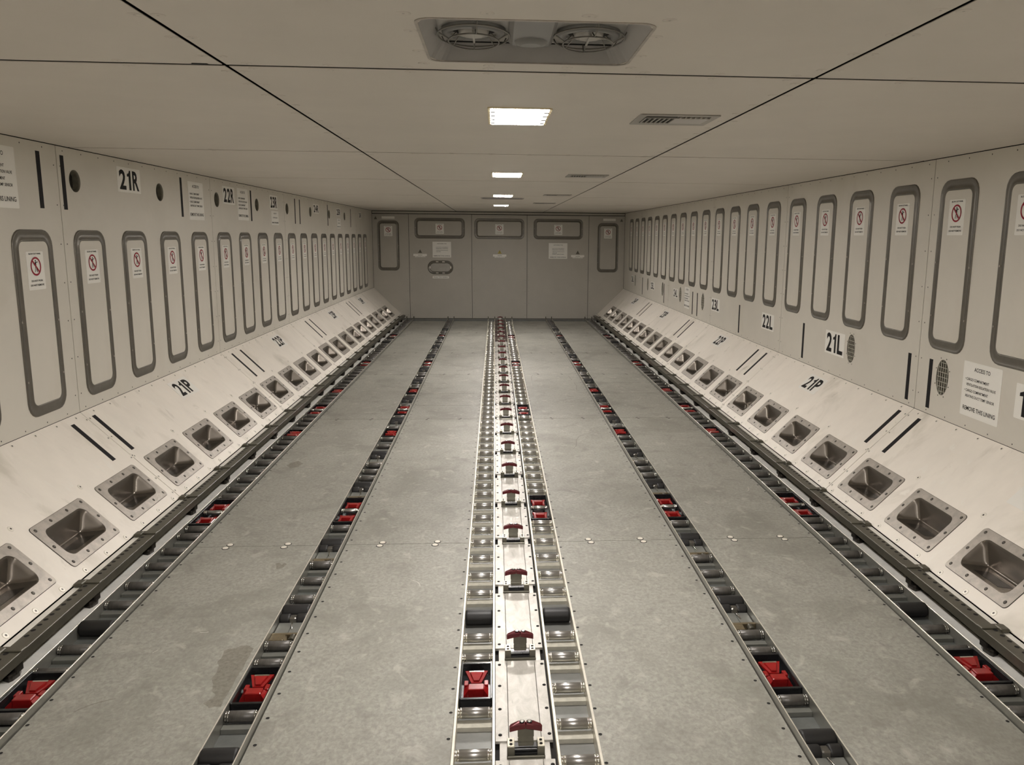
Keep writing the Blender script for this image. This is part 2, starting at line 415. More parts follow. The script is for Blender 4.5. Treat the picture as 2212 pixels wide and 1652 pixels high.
q += [F_C(s*.232, y) for s in (-1, 1) for y in (1.508, 1.63, 1.80, 1.922)] + [F_C(x, y) for x in (-.088, .088) for y in (1.494, 1.932)]
scatter(ceil, 'fastener', cf, ['ceiling', 'flange'], q)

# ------------------------------------------------------------------ floor
bm = MB(); bm.box(-1.7, 1.7, Y0-.1, D+.1, -0.075, -0.045)
floor = struct('floor', (bm, 'gap'))
strips = [(-1.349, -0.829, [3.385, 5.84, 7.80, 9.262, 11.22]), (-0.720, -0.192, [3.385, 5.84, 6.322, 6.815, 7.79, 9.26, 11.23]),
          (0.192, 0.720, [3.385, 5.84, 7.79, 9.26, 11.23]), (0.829, 1.349, [3.385, 5.84, 6.81, 7.305, 7.79, 9.26, 11.22])]
for x0, x1, cuts in strips:
    for a, b in spans(Y0, 12.80, cuts + [-1.5, 0.93], 0.004):
        mb = MB(); mb.box(x0, x1, a, b, -0.012, 0.0, skip=('z0',)); part('floor_panel', (mb, 'floor'), floor)
for s in (-1, 1):
    x0, x1 = sorted((s*1.472, s*1.60)); mb = MB(); mb.box(x0, x1, Y0, 12.95, -0.02, 0.0); part('edge_strip', (mb, 'strip'), floor)
fs = MB(); fs.disc(0, 0, 0.0009, 0.0052, 0, 10)
q = []
for k in range(-5, 84):
    y = 2.709 + 0.1218*k if False else 1.976 + 0.1218*(k+5) - 0.1218*2
    for x in (-1.340, -0.704, -0.2025, 0.2025, 0.704, 1.340): q.append(F_F(x, y))
scatter(floor, 'floor_screw', fs, 'gap', q)
fb = MB(); fb.lathe((0,0,0), 'z', [(0,0.0155),(0.0012,0.0150)], 16, m=1); fb.lathe((0,0,0.0012), 'z', [(0,0.0125),(0.0014,0.0115)], 16, m=0)
q = []
for yy in (3.385, 5.84, 7.79, 9.26, 11.22):
    for x in (-1.215, -0.972, -0.569, -0.333, 0.335, 0.566, 0.972, 1.199):
        for d in (-0.0185, 0.0185): q.append(F_F(x - (0.004 if d < 0 else -0.004)*(1 if x < 0 else -1), yy+d))
scatter(floor, 'floor_bolt', fb, ['washer', 'gap'], [a for a in q if a.translation.y < 4])
fb2 = MB(); fb2.lathe((0,0,0), 'z', [(0,0.0090),(0.0010,0.0085)], 12, m=0)
scatter(floor, 'floor_bolt', fb2, ['screw'], [a for a in q if a.translation.y > 4])
rq = random.Random(11)
for k in range(26):
    x0, x1, _ = strips[rq.randrange(4)]; cx, cy2 = rq.uniform(x0+.06, x1-.06), rq.uniform(1.9, 8.5)
    L_, a0, bend = rq.uniform(.02, .11), rq.uniform(-1.2, 1.2)+PI/2*rq.choice((0, 1)), rq.uniform(-1.5, 1.5)
    w_ = rq.uniform(.0008, .0022); pts, x, y = [], cx, cy2
    for j in range(7): pts.append((x, y)); x += L_/6*math.cos(a0); y += L_/6*math.sin(a0); a0 += bend/6
    if not all(x0+.01 < p[0] < x1-.01 for p in pts): continue
    a_ = MB()
    for j in range(6):
        (ax, ay), (bx, by) = pts[j], pts[j+1]; d = math.hypot(bx-ax, by-ay); nx, ny = -(by-ay)/d*w_, (bx-ax)/d*w_
        a_.add([(ax-nx, ay-ny, .0004), (bx-nx, by-ny, .0004), (bx+nx, by+ny, .0004), (ax+nx, ay+ny, .0004)], [(0, 1, 2, 3)])
    part('scuff_mark', (a_, rq.choice(('scuff', 'scuff', 'stain'))), floor)
def blob(cx, cy, rx, ry, seed, n=36, z=0.0012, rot=0):
    rr = random.Random(seed); ph = [rr.uniform(0, 6.28) for _ in range(5)]
    pts = []
    for i in range(n):
        a = 2*PI*i/n; r = 1 + sum(0.13/(j*0.7+1)*math.sin((j+2)*a+ph[j]) for j in range(5))
        x, y = rx*r*math.cos(a), ry*r*math.sin(a); pts.append((cx+x*math.cos(rot)-y*math.sin(rot), cy+x*math.sin(rot)+y*math.cos(rot)))
    return MB().poly(pts, z)
def jag(pts, k=3, amp=.0028):
    out = []
    for i in range(len(pts)):
        (ax, ay), (bx, by) = pts[i], pts[(i+1) % len(pts)]
        for j in range(k): out.append((ax+(bx-ax)*j/k+(random.uniform(-amp, amp) if j else 0), ay+(by-ay)*j/k+(random.uniform(-amp, amp) if j else 0)))
    return out
for sp in ([(-0.8802, 2.5154), (-0.8996, 2.5134), (-0.9116, 2.4963), (-0.9285, 2.496), (-0.9443, 2.4834), (-0.9379, 2.4459), (-0.9428, 2.4183), (-0.9279, 2.3849), (-0.9235, 2.3424), (-0.9266, 2.3118), (-0.9106, 2.2809), (-0.9049, 2.2464), (-0.8851, 2.2216), (-0.894, 2.1987), (-0.9055, 2.1809), (-0.8826, 2.1571), (-0.8672, 2.163), (-0.8506, 2.1577), (-0.8524, 2.2105), (-0.8542, 2.3081), (-0.8499, 2.365), (-0.852, 2.4473), (-0.8539, 2.4934)], [(-0.9669, 3.1932), (-0.952, 3.1986), (-0.9363, 3.1738), (-0.9306, 3.1977), (-0.9181, 3.185), (-0.9288, 3.1437), (-0.949, 3.1329)], [(-1.2785, 4.639), (-1.2595, 4.7021), (-1.2323, 4.7337), (-1.1907, 4.6783), (-1.2049, 4.6155), (-1.2348, 4.5753)]):
    part('floor_stain', (MB().poly(jag(sp), 0.0003), 'stain'), floor)
for lp_ in ([(0.2597, 7.4226), (0.2647, 7.6419), (0.2829, 7.7272), (0.6238, 7.694), (0.6281, 7.5808), (0.6344, 7.4438)], [(0.2597, 7.4226), (0.4505, 7.3562), (0.5151, 7.3552), (0.6329, 7.4277)], [(0.6406, 7.3114), (0.6486, 7.1584), (0.6294, 6.9643), (0.6855, 6.9538), (0.7049, 6.9299)], [(0.4113, 4.9653), (0.436, 5.0274), (0.4471, 5.1132), (0.4509, 5.1795), (0.4806, 5.2815), (0.5212, 5.3439), (0.5704, 5.3737)]):
    a_ = MB()
    for (ax, ay), (bx, by) in zip(lp_, lp_[1:]):
        d = math.hypot(bx-ax, by-ay); nx, ny = -(by-ay)/d*.0018, (bx-ax)/d*.0018
        a_.add([(ax-nx, ay-ny, .0004), (bx-nx, by-ny, .0004), (bx+nx, by+ny, .0004), (ax+nx, ay+ny, .0004)], [(0, 1, 2, 3)])
    part('scratch', (a_, 'stain2'), floor)

# ------------------------------------------------------------------ pressure relief panels
def panel_meshes(w_, h_, m_='lining'):
    fr = MB(); L = []
    for ins, z in ((0, 0.0), (0.002, 0.0048), (0.006, 0.0055), (0.011, 0.0030), (0.036, 0.0022), (0.041, 0.0062), (0.046, 0.0066), (0.049, 0.0042)):
        L.append([(x, y, z) for x, y in rrect(0, 0, w_-2*ins*(.86 if h_ > w_ else 1), h_-2*ins, 0.068-ins*0.72)])
    fr.loft(L, smooth=True, cap0=False, cap1=False)
    pn = MB(); pn.loft([[(x, y, z) for x, y in rrect(0, 0, w_-(.0843 if h_ > w_ else .098)-2*i, h_-.098-2*i, 0.030)] for z, i in ((0.001, 0), (0.0045, 0), (0.0052, 0.001))], cap0=False)
    for sx, sy_ in ((-1, .02), (1, .0), (-1, -.30), (1, -.30)):
        x = sx*(w_/2-.012); fr.box(x-.003, x+.003, sy_*h_-.004, sy_*h_+.004, .002, .0065, 1)
    return fr.mesh('panel_frame', ['ring', 'flange']), pn.mesh('panel', m_)
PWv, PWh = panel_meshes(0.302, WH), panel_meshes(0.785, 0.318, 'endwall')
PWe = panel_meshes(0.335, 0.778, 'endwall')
pc = MB(); pc.prism(rrect(0, 0, 0.128, 0.158, 0.004, 2), 0, 0.0008)
PLAC = pc.mesh('placard', 'paper')
sy = MB(); n = 40
sy.add([(0.039*math.cos(2*PI*i/n), 0.018+0.039*math.sin(2*PI*i/n), 0.0018) for i in range(n)] + [(0.0315*math.cos(2*PI*i/n), 0.018+0.0315*math.sin(2*PI*i/n), 0.0018) for i in range(n)],
       [(i, (i+1) % n, n+(i+1) % n, n+i) for i in range(n)])
c45 = math.cos(PI/4)*0.033; h_ = 0.0028
sy.add([(-c45-h_, .018+c45-h_, .0019), (c45-h_, .018-c45-h_, .0019), (c45+h_, .018-c45+h_, .0019), (-c45+h_, .018+c45+h_, .0019)], [(0,1,2,3)])
SYM = sy.mesh('prohibition_ring', 'redink')
fg = MB(); fg.disc(0, 0.041, 0.0014, 0.0042, 0, 12)
def bar(mb, x0, y0, x1, y1, t, z=0.0014, m=0):
    d = Vector((x1-x0, y1-y0)); nn = Vector((-d.y, d.x)).normalized()*t/2
    mb.add([(x0-nn.x, y0-nn.y, z), (x1-nn.x, y1-nn.y, z), (x1+nn.x, y1+nn.y, z), (x0+nn.x, y0+nn.y, z)], [(0,1,2,3)], m)
bar(fg, 0, 0.036, 0, 0.016, 0.008); bar(fg, 0, 0.034, 0.016, 0.036, 0.0035); bar(fg, 0, 0.034, -0.014, 0.027, 0.0035); bar(fg, 0.002, 0.017, 0.009, -0.006, 0.004); bar(fg, -0.002, 0.017, -0.008, -0.006, 0.004)
FIG = fg.mesh('pictogram_figure', 'ink')
LET = [text(MB(), *a, 0.0014).mesh('text_line', 'ink') for a in (('BLOW OUT PANEL', -0.045, 0.045, 0.0665, 0.0735), ('DO NOT PUSH', -0.042, 0.042, -0.0455, -0.0375), ('DO NOT REMOVE', -0.050, 0.050, -0.0635, -0.0555))]
def relief(mx, meshes, py, label, group):
    t = thing('relief_panel', mx, label, 'panel', group)
    part('panel_frame', meshes[0], t); part('panel', meshes[1], t)
    p_ = part('placard', PLAC, t, Matrix.Translation((0, py, 0.0052)))
    part('prohibition_ring', SYM, p_); part('pictogram_figure', FIG, p_); [part('text_line', a, p_) for a in LET]
for k, y in enumerate(WIN_L):
    relief(F_L(y, WZ_L), PWv, 0.219, 'tall grey-framed panel, %s from the camera end on the wall marked 21R' % ORD[k], 'tall relief panels on the 21R wall')
for k, y in enumerate(WIN_R):
    relief(F_R(y, WZ_R), PWv, 0.219, 'tall grey-framed panel, %s from the camera end on the wall marked 21L' % ORD[k], 'tall relief panels on the 21L wall')
G = 'relief panels on the end wall'
relief(F_B(-1.748, 1.150), PWe, 0.226, 'upright dim blow out panel on the end wall, beside the 21R side wall', G)
relief(F_B(1.727, 1.142), PWe, 0.228, 'upright dim blow out panel on the end wall, beside the 21L side wall', G)
relief(F_B(-0.945, 1.425), PWh, -0.007, 'wide grey-framed blow out panel on the end wall, above the oval pull handle', G)
relief(F_B(-0.006, 1.425), PWh, -0.007, 'wide grey-framed blow out panel at the top middle of the end wall', G)
relief(F_B(0.928, 1.428), PWh, -0.009, 'wide blow out panel on the end wall with an access notice but no handle below', G)

# ------------------------------------------------------------------ wall vents
def vent_meshes(a_, b_, mesh_grille):
    du = MB(); n = 28
    lp = lambda k, z: [(a_*k*math.cos(2*PI*i/n), b_*k*math.sin(2*PI*i/n), z) for i in range(n)]
    du.loft([lp(1.0, 0.0012), lp(0.97, 0.0008), lp(0.95, -0.010), lp(0.95, -0.055), lp(0.4, -0.062)][::-1], smooth=True, cap1=False, cap0=False)
    du.add(lp(0.4, -0.062), [tuple(range(n))], 1)
    gr = MB()
    if mesh_grille:
        for i in range(-2, 3):
            x = i*a_*0.36; L = b_*math.sqrt(max(0, 1-(x/a_)**2)); gr.box(x-.0011, x+.0011, -L, L, -0.0022, -0.0002)
        for i in range(-3, 4):
            y = i*b_*0.27; L = a_*math.sqrt(max(0, 1-(y/b_)**2)); gr.box(-L, L, y-.0011, y+.0011, -0.0042, -0.0022)
    else:
        for i in range(-4, 5):
            x = i*a_*0.2; L = b_*.93*math.sqrt(max(0, 1-(x/a_)**2)); gr.box(x-.0014, x+.0014, -L, L, -0.034, -0.030)
    return du.mesh('duct', ['duct', 'gap']), gr.mesh('grille', 'meshwire' if mesh_grille else 'screw')
VL, VR = vent_meshes(0.050, 0.050, False), vent_meshes(0.051, 0.083, True)
DOT = dot.mesh('screw', 'screw')
for k, y in enumerate(VENT_L):
    t = thing('wall_vent', F_L(y, 1.543), 'round dark vent hole, %s from the camera on the 21R wall' % ORD[k], 'vent', 'round vents along the top of the 21R wall')
    part('duct', VL[0], t); part('grille', VL[1], t)
for k, y in enumerate(VENT_R):
    t = thing('wall_vent', F_R(y, 0.685), 'oval vent with square wire mesh, %s from the camera end on the 21L wall' % ORD[k], 'vent', 'mesh vents low on the 21L wall')
    part('duct', VR[0], t); part('grille', VR[1], t)
    if k < 3:
        for i in range(8):
            a = 2*PI*(i+.5)/8; part('screw', DOT, t, Matrix.Translation((0.061*math.cos(a), 0.095*math.sin(a), 0)))

# ------------------------------------------------------------------ placards and stripes
def sheet(name, mx, w_, h_, lines, label, group, mats=('paper', 'ink'), bold=0.02):
    t = thing(name, mx, label, 'sign', group)
    b_ = MB(); b_.prism(rrect(0, 0, w_, h_, 0.004, 2), 0.0002, 0.0010); part('sheet', (b_, mats[0]), t)
    for s, x0, x1, y0, y1 in lines:
        if name == 'position_sign': number(t, s, x0, x1, y0, y1, 0.0015, bold=bold)
        else: part('text_line', (text(MB(), s, x0, x1, y0, y1, 0.0015, bold=bold), mats[1]), t)
    return t
GP = 'position numbers on the walls'
for s, y, w_, h_ in (('21R', 4.552, .275, .126), ('22R', 6.185, .27, .124), ('23R', 7.405, .25, .118), ('24R', 9.12, .28, .096), ('25R', 10.395, .27, .090), ('26R', 12.03, .21, .082)):
    z = 1.583 if w_ != .21 else 1.587
    sheet('position_sign', F_L(y, z), w_, h_, [(s, -w_*.42, w_*.42, -h_*.40, h_*.40)], 'white sticker reading %s in tall black characters under the ceiling edge' % s, GP, bold=0.03)
for s, y, z, w_, h_ in (('21L', 4.832, .685, .285, .142), ('22L', 6.082, .688, .28, .124), ('23L', 7.585, .692, .285, .120), ('24L', 9.314, .685, .225, .102), ('25L', 10.72, .685, .24, .104), ('26L', 12.30, .694, .20, .108)):
    sheet('position_sign', F_R(y, z), w_, h_, [(s, -w_*.42, w_*.42, -h_*.41, h_*.41)], 'white sticker reading %s low on the wall under the tall panels' % s, GP, bold=0.03)
sheet('position_sign', F_R(2.93, .688), 0.275, 0.14, [('11L', -.115, .115, -.058, .058)], 'white sticker cut off by the picture edge beside the access notice, starting with 1', GP, bold=0.03)
for side, F, ys in (('21R', F_SL, (4.885, 7.05, 9.42, 11.44)), ('21L', F_SR, (4.935, 7.10, 9.53, 11.577))):
    for s, y in zip(('21P', '22P', '23P', '24P'), ys):
        sheet('position_sign', F(y, 0.482), 0.262, 0.125, [(s, -.105, .105, -.048, .048)], 'white sticker reading %s on the sloped panel below the %s wall' % (s, side), 'pallet position numbers on the sloped panels', bold=0.03)
sheet('blank_sticker', F_SR(2.72, 0.425), 0.22, 0.09, [], 'blank pale sticker at the picture edge on the sloped panel below the 21L wall', None)
ACC = [('ACCESS TO', -.058, .058, .078, .095), ('\u2022 CARGO COMPARTMENT', -.118, .056, .034, .046), ('VENTILATION ISOLATION VALVE', -.108, .106, .010, .022),
       ('\u2022 CARGO COMPARTMENT', -.118, .056, -.016, -.004), ('HEATING DUCT TEMP. SENSOR', -.108, .104, -.040, -.028), ('REMOVE THIS LINING', -.118, .118, -.098, -.079)]
ACC = [(s, a, b, c_+.004, d+.004) for s, a, b, c_, d in ACC]
GA = 'access notices on the linings'
sheet('access_notice', F_R(3.303, .672), .278, .240, ACC, 'large access notice beside the first oval mesh vent on the 21L wall', GA, bold=0.012)
sheet('access_notice', F_R(8.74, .672), .232, .228, ACC, 'far access notice beside the 24L sticker low on the wall', GA, bold=0.012)
sheet('access_notice', F_L(3.376, 1.525), .272, .240, ACC, 'access notice cut off by the picture edge above a tall panel on the 21R wall', GA, bold=0.012)
sheet('access_notice', F_L(5.523, 1.516), .268, .238, ACC, 'access notice between the black stripe and the 22R sticker', GA, bold=0.012)
sheet('access_notice', F_L(6.518, 1.532), .268, .236, ACC, 'access notice directly beside the 22R sticker under the ceiling', GA, bold=0.012)
SM = [('ACCESS TO', -.05, .05, .034, .044), ('CONTROL VALVE', -.07, .07, -.002, .008), ('REMOVE THIS LINING', -.105, .105, -.046, -.034)]
sheet('access_notice', F_L(7.43, 1.450), .24, .120, SM, 'small access notice directly under the 23R sticker', GA)
sheet('access_notice', F_L(10.405, 1.448), .23, .115, SM, 'small access notice directly under the 25R sticker', GA)
AB = [('ACCESS TO', -.075, .075, .088, .098), ('ELECTRICAL EQUIPMENT', -.092, .100, .032, .041), ('PRESSURE CONTROL', -.092, .100, .012, .021), ('VENTILATION DUCT', -.092, .100, -.016, -.007), ('VALVE', -.092, -.02, -.037, -.028), ('REMOVE THIS LINING', -.128, .128, -.105, -.093)]
sheet('access_notice', F_B(-.916, 1.094), .292, .246, AB, 'access notice on the end wall above the oval pull handle', GA)
sheet('access_notice', F_B(.928, 1.087), .298, .246, AB + [('SENSOR', -.092, .100, -.056, -.048)], 'access notice on the end wall beside a warning triangle, without a handle below', GA)
st = MB(); st.box(-.0155, .0155, -.118, .118, 0, .0009); STR = st.mesh('position_stripe', 'tape')
def stripe(mx, label, me=STR):
    o = bpy.data.objects.new('position_stripe', me); col.objects.link(o); o.matrix_world = mx
    tag(o, label, 'stripe', 'black position stripes')
for y, wh in ((3.685, 'just before the first panel joint'), (3.880, 'beside the first round vent'), (5.275, 'beside the access notice before 22R'), (6.730, 'between 22R and 23R'),
          (8.170, 'first of the pair between 23R and 24R'), (8.365, 'second of the pair between 23R and 24R'), (9.730, 'between 24R and 25R'), (11.25, 'between 25R and the end wall')):
    stripe(F_L(y, 1.530), 'black stripe high on the 21R wall, %s' % wh)
for y, wh in ((3.716, 'beside the first mesh vent'), (3.920, 'just past the first panel joint from the camera'), (5.348, 'between 21L and 22L'), (6.818, 'between 22L and 23L'), (8.288, 'first of the pair past 23L'), (8.490, 'second of the pair past 23L'),
          (9.965, 'between 24L and 25L'), (11.46, 'between 25L and the end wall')):
    stripe(F_R(y, 0.638), 'black stripe low on the 21L wall, %s' % wh)
for side, F in (('21R', F_SL), ('21L', F_SR)):
    for i, y in enumerate((3.700, 3.895, 5.955, 6.150, 8.250, 8.440, 10.53, 10.72)):
        stripe(F(y + (0.02 if side == '21L' else 0), 0.434), 'black slope stripe below %s, %s of the %s pair' % (side, ORD[i % 2], ORD[i//2]))
for x, wh in ((-1.258, 'beside the access notice above the oval handle'), (-.003, 'at the middle of the end wall'), (1.244, 'beside the access notice without a handle')):
    t = thing('warning_sign', F_B(x, 1.06), 'small warning triangle over a pale caption, %s' % wh, 'sign', 'warning triangles on the end wall')
    a_ = MB(); a_.prism([(-.033, -.022), (.033, -.022), (0, .036)], 0.0002, 0.001); part('triangle', (a_, 'yellow' if x > -.1 and x < .1 else 'ring'), t)
    a_ = MB(); bar(a_, 0, .012, 0, -.006, .005, .0014); a_.disc(0, -.014, .0014, .003, 0, 8); part('exclamation_mark', (a_, 'ink'), t)
    a_ = MB(); a_.prism(rrect(0, -.052, .212, .034, .006, 2), 0.0002, 0.001); a_.prism(rrect(0, -.078, .16, .018, .004, 2), 0.0002, 0.001); part('caption_strip', (a_, 'paper'), t)
    part('text_line', (text(MB(), 'CAUTION', -.035, .035, -.060, -.050, .0015), 'ink'), t); part('text_line', (text(MB(), 'CLOSE AND LATCH', -.07, .07, -.083, -.075, .0015), 'ink'), t)
for s, wh in ((-1, '21R'), (1, '21L')):
    t = thing('warning_sign', F_B(s*1.94, 1.575), 'tiny dark triangle and pale strip above the upright panel beside the %s wall' % wh, 'sign', 'warning triangles in the upper corners')
    a_ = MB(); a_.prism([(-.024, -.020), (.024, -.020), (0, .028)], 0.0002, 0.001); part('triangle', (a_, 'ring'), t)
    a_ = MB(); a_.prism(rrect(-s*.195, .008, .20, .036, .004, 2), 0.0002, 0.001); part('caption_strip', (a_, 'paper'), t)
t = thing('pull_handle', F_B(-.942, .815), 'oval recessed pull handle low on the end wall above a pale strip', 'handle')
a_ = MB(); L = [[(x, y, z) for x, y in rrect(0, 0, .407-2*i, .215-2*i, .1075-i, 8)] for i, z in ((0, 0), (.004, .006), (.020, .008), (.026, .002), (.040, .0015), (.044, .006), (.050, .006))]
a_.loft(L, smooth=True, cap0=False, cap1=False); part('bezel', (a_, 'ring'), t)
a_ = MB(); a_.loft([[(x, y, z) for x, y in rrect(0, 0, .320, .128, .06, 8)] for z in (.001, .0065)], cap0=False); part('grip_plate', (a_, 'vent'), t)
for k, (x, y) in enumerate(((-.05, .088), (.05, .088), (-.05, -.088), (.05, -.088), (-.165, .0), (.165, .0))):
    a_ = MB(); a_.box(x-.02 if k < 4 else x-.006, x+.02 if k < 4 else x+.006, y-.005 if k < 4 else y-.018, y+.005 if k < 4 else y+.018, .003, .0085); part('latch_tab', (a_, 'washer'), t)
sheet('caption_strip', F_B(-.938, .659), .257, .034, [('PULL TO OPEN', -.11, .11, -.006, .006)], 'pale caption strip just below the oval pull handle on the end wall', None)

# ------------------------------------------------------------------ tie-down pockets in the slope
fl_ = MB(); n_ = 6
def ringp(mb, o_, i_, z0, z1, m=0):
    no = len(o_)
    mb.add([(x, y, z1) for x, y in o_] + [(x, y, z1) for x, y in i_] + [(x, y, z0) for x, y in o_] + [(x, y, z0) for x, y in i_],
           [(j, (j+1) % no, no+(j+1) % no, no+j) for j in range(no)] + [(2*no+j, 2*no+(j+1) % no, (j+1) % no, j) for j in range(no)] + [(no+j, no+(j+1) % no, 3*no+(j+1) % no, 3*no+j) for j in range(no)], m)
ringp(fl_, rrect(0, 0, .372, .208, .016), rrect(0, .001, .288, .138, .034), 0.0002, 0.0026)
FLG = fl_.mesh('flange', 'flange')
dk = MB(); ringp(dk, rrect(0, 0, .3755, .2115, .0175), rrect(0, 0, .366, .202, .014), 0.0001, 0.0008); GPR = dk.mesh('gap_ring', 'gap')  # thin dark ring standing in for the open gap round the flange
def sdr(x, y, hu, hv, r):
    qx, qy = abs(x)-(hu-r), abs(y)-(hv-r)
    return math.hypot(max(qx, 0), max(qy, 0)) + min(max(qx, qy), 0) - r
def smin(a, b, k):
    h = max(k-abs(a-b), 0)/k; return min(a, b) - h*h*k/4
bw = MB(); NU, NV = 64, 34; g = []
for j in range(NV+1):
    for i in range(NU+1):
        u = -.1445 + .289*i/NU; v = -.0695 + .139*j/NV
        d = smin(smin((v+.069)*1.0, (.069-v)*1.0, 0.011), (.144-abs(u))*2.0, 0.016)
        e = -sdr(u, v, .1445, .0695, .034); d = smin(d, max(e, 0)*3.0, 0.014)
        g.append((u, v+.001, -max(d, 0)*1.0 + 0.0015))
bw.add(g, [(j*(NU+1)+i, j*(NU+1)+i+1, (j+1)*(NU+1)+i+1, (j+1)*(NU+1)+i) for j in range(NV) for i in range(NU)], 0, True)
BWL = bw.mesh('bowl', 'pocket')
so = MB(); so.add([(-.068, -.052, -.0130), (.078, -.052, -.0130), (.052, -.020, -.0450), (-.088, -.020, -.0450)], [(0,1,2,3)])
so2 = MB(); so2.add([(-.078, -.052, -.0130), (.068, -.052, -.0130), (.088, -.020, -.0450), (-.052, -.020, -.0450)], [(0,1,2,3)])
SLOT = {F_SL: so.mesh('slot', 'lug'), F_SR: so2.mesh('slot', 'lug')}
ps = MB(); ps.lathe((0,0,0), 'z', [(0, .0072), (.0016, .0066), (.0026, .0040)], 12)
PSC = ps.mesh('screw', 'screw')
for side, F in (('21R', F_SL), ('21L', F_SR)):
    for k, y in enumerate(PK):
        t = thing('tie_down_pocket', F(y, 0.152), 'recessed metal pocket in the slope below the %s wall, %s from the camera end' % (side, ORD[k]), 'pocket', 'pockets along the slope below the %s wall' % side)
        part('flange', FLG, t); part('gap_ring', GPR, t); part('bowl', BWL, t); part('slot', SLOT[F], t)
        if k < 10:
            for x, yy in ((-.165,-.085),(-.058,-.086),(.058,-.086),(.165,-.085),(-.165,.086),(-.058,.088),(.058,.088),(.165,.086),(-.168,0),(.168,0)):
                part('screw', PSC, t, Matrix.Translation((x, yy, .0024)))

# ------------------------------------------------------------------ ceiling lamps, vents, console
LAMPL = ['hidden', 'hidden', 'bright rectangular ceiling lamp, the biggest one, before the first slotted vent', 'second ceiling lamp from the camera in the middle row', 'third ceiling lamp from the camera in the middle row', 'last and smallest ceiling lamp, just before the end wall']
lf = MB(); ringp(lf, rrect(0, 0, .194, .362, .010), rrect(0, 0, .178, .344, .006), -0.001, 0.0035); LFR = lf.mesh('lamp_frame', 'lampframe')
ll = MB(); ll.prism(rrect(0, 0, .176, .342, .005), 0.0005, 0.004); LLN = ll.mesh('lens', 'lens')
lr = MB()
for s in (-1, 1):
    for i in range(4): lr.box(min(s*.0885, s*.074), max(s*.0885, s*.074), -.135+i*.08, -.105+i*.08, .0042, .0062)
LRB = lr.mesh('lens_rib', 'console_lt')
for k, y in enumerate(LAMP_Y):
    lab = LAMPL[k] if k > 1 else ('ceiling lamp above and behind the viewer, %s' % ('out of sight overhead' if k else 'deeper in the hold'))
    t = thing('ceiling_lamp', F_C(0, y), lab, 'lamp', 'ceiling lamps along the middle')
    part('lamp_frame', LFR, t); part('lens', LLN, t); part('lens_rib', LRB, t)
CV = [((.501), 2.715), (.498, 5.23), (.497, 7.68), (.49, 9.60)]
for k, (x, y) in enumerate(CV):
    t = thing('ceiling_vent', F_C(x, y), 'slotted metal ceiling vent beside the lamps, %s from the camera' % ORD[k], 'vent', 'slotted vents in the ceiling')
    a_ = MB(); ringp(a_, rrect(0, 0, .252, .226, .004, 1), rrect(0, .012, .206, .150, .003, 1), -0.001, 0.0035); part('vent_frame', (a_, 'vent'), t)
    a_ = MB(); a_.box(-.104, .0, -.064, .088, .0003, .0012); part('opening', (a_, 'gap'), t)
    a_ = MB(); a_.box(-.003, .104, -.064, .055, .001, .0045, c=.001); part('cover_plate', (a_, 'console_lt'), t)
    for i in range(7):
        a_ = MB(); a_.box(-.100+i*.0155, -.0955+i*.0155, -.063, .052, .0015, .005); part('slat', (a_, 'vent'), t)
    for i in range(6):
        a_ = MB(); a_.box(.006+i*.016, .012+i*.016, .056, .074, .0015, .005); part('slat', (a_, 'vent'), t)
    a_ = MB(); a_.box(-.104, .104, .052, .058, .0015, .0055); part('crossbar', (a_, 'vent'), t)
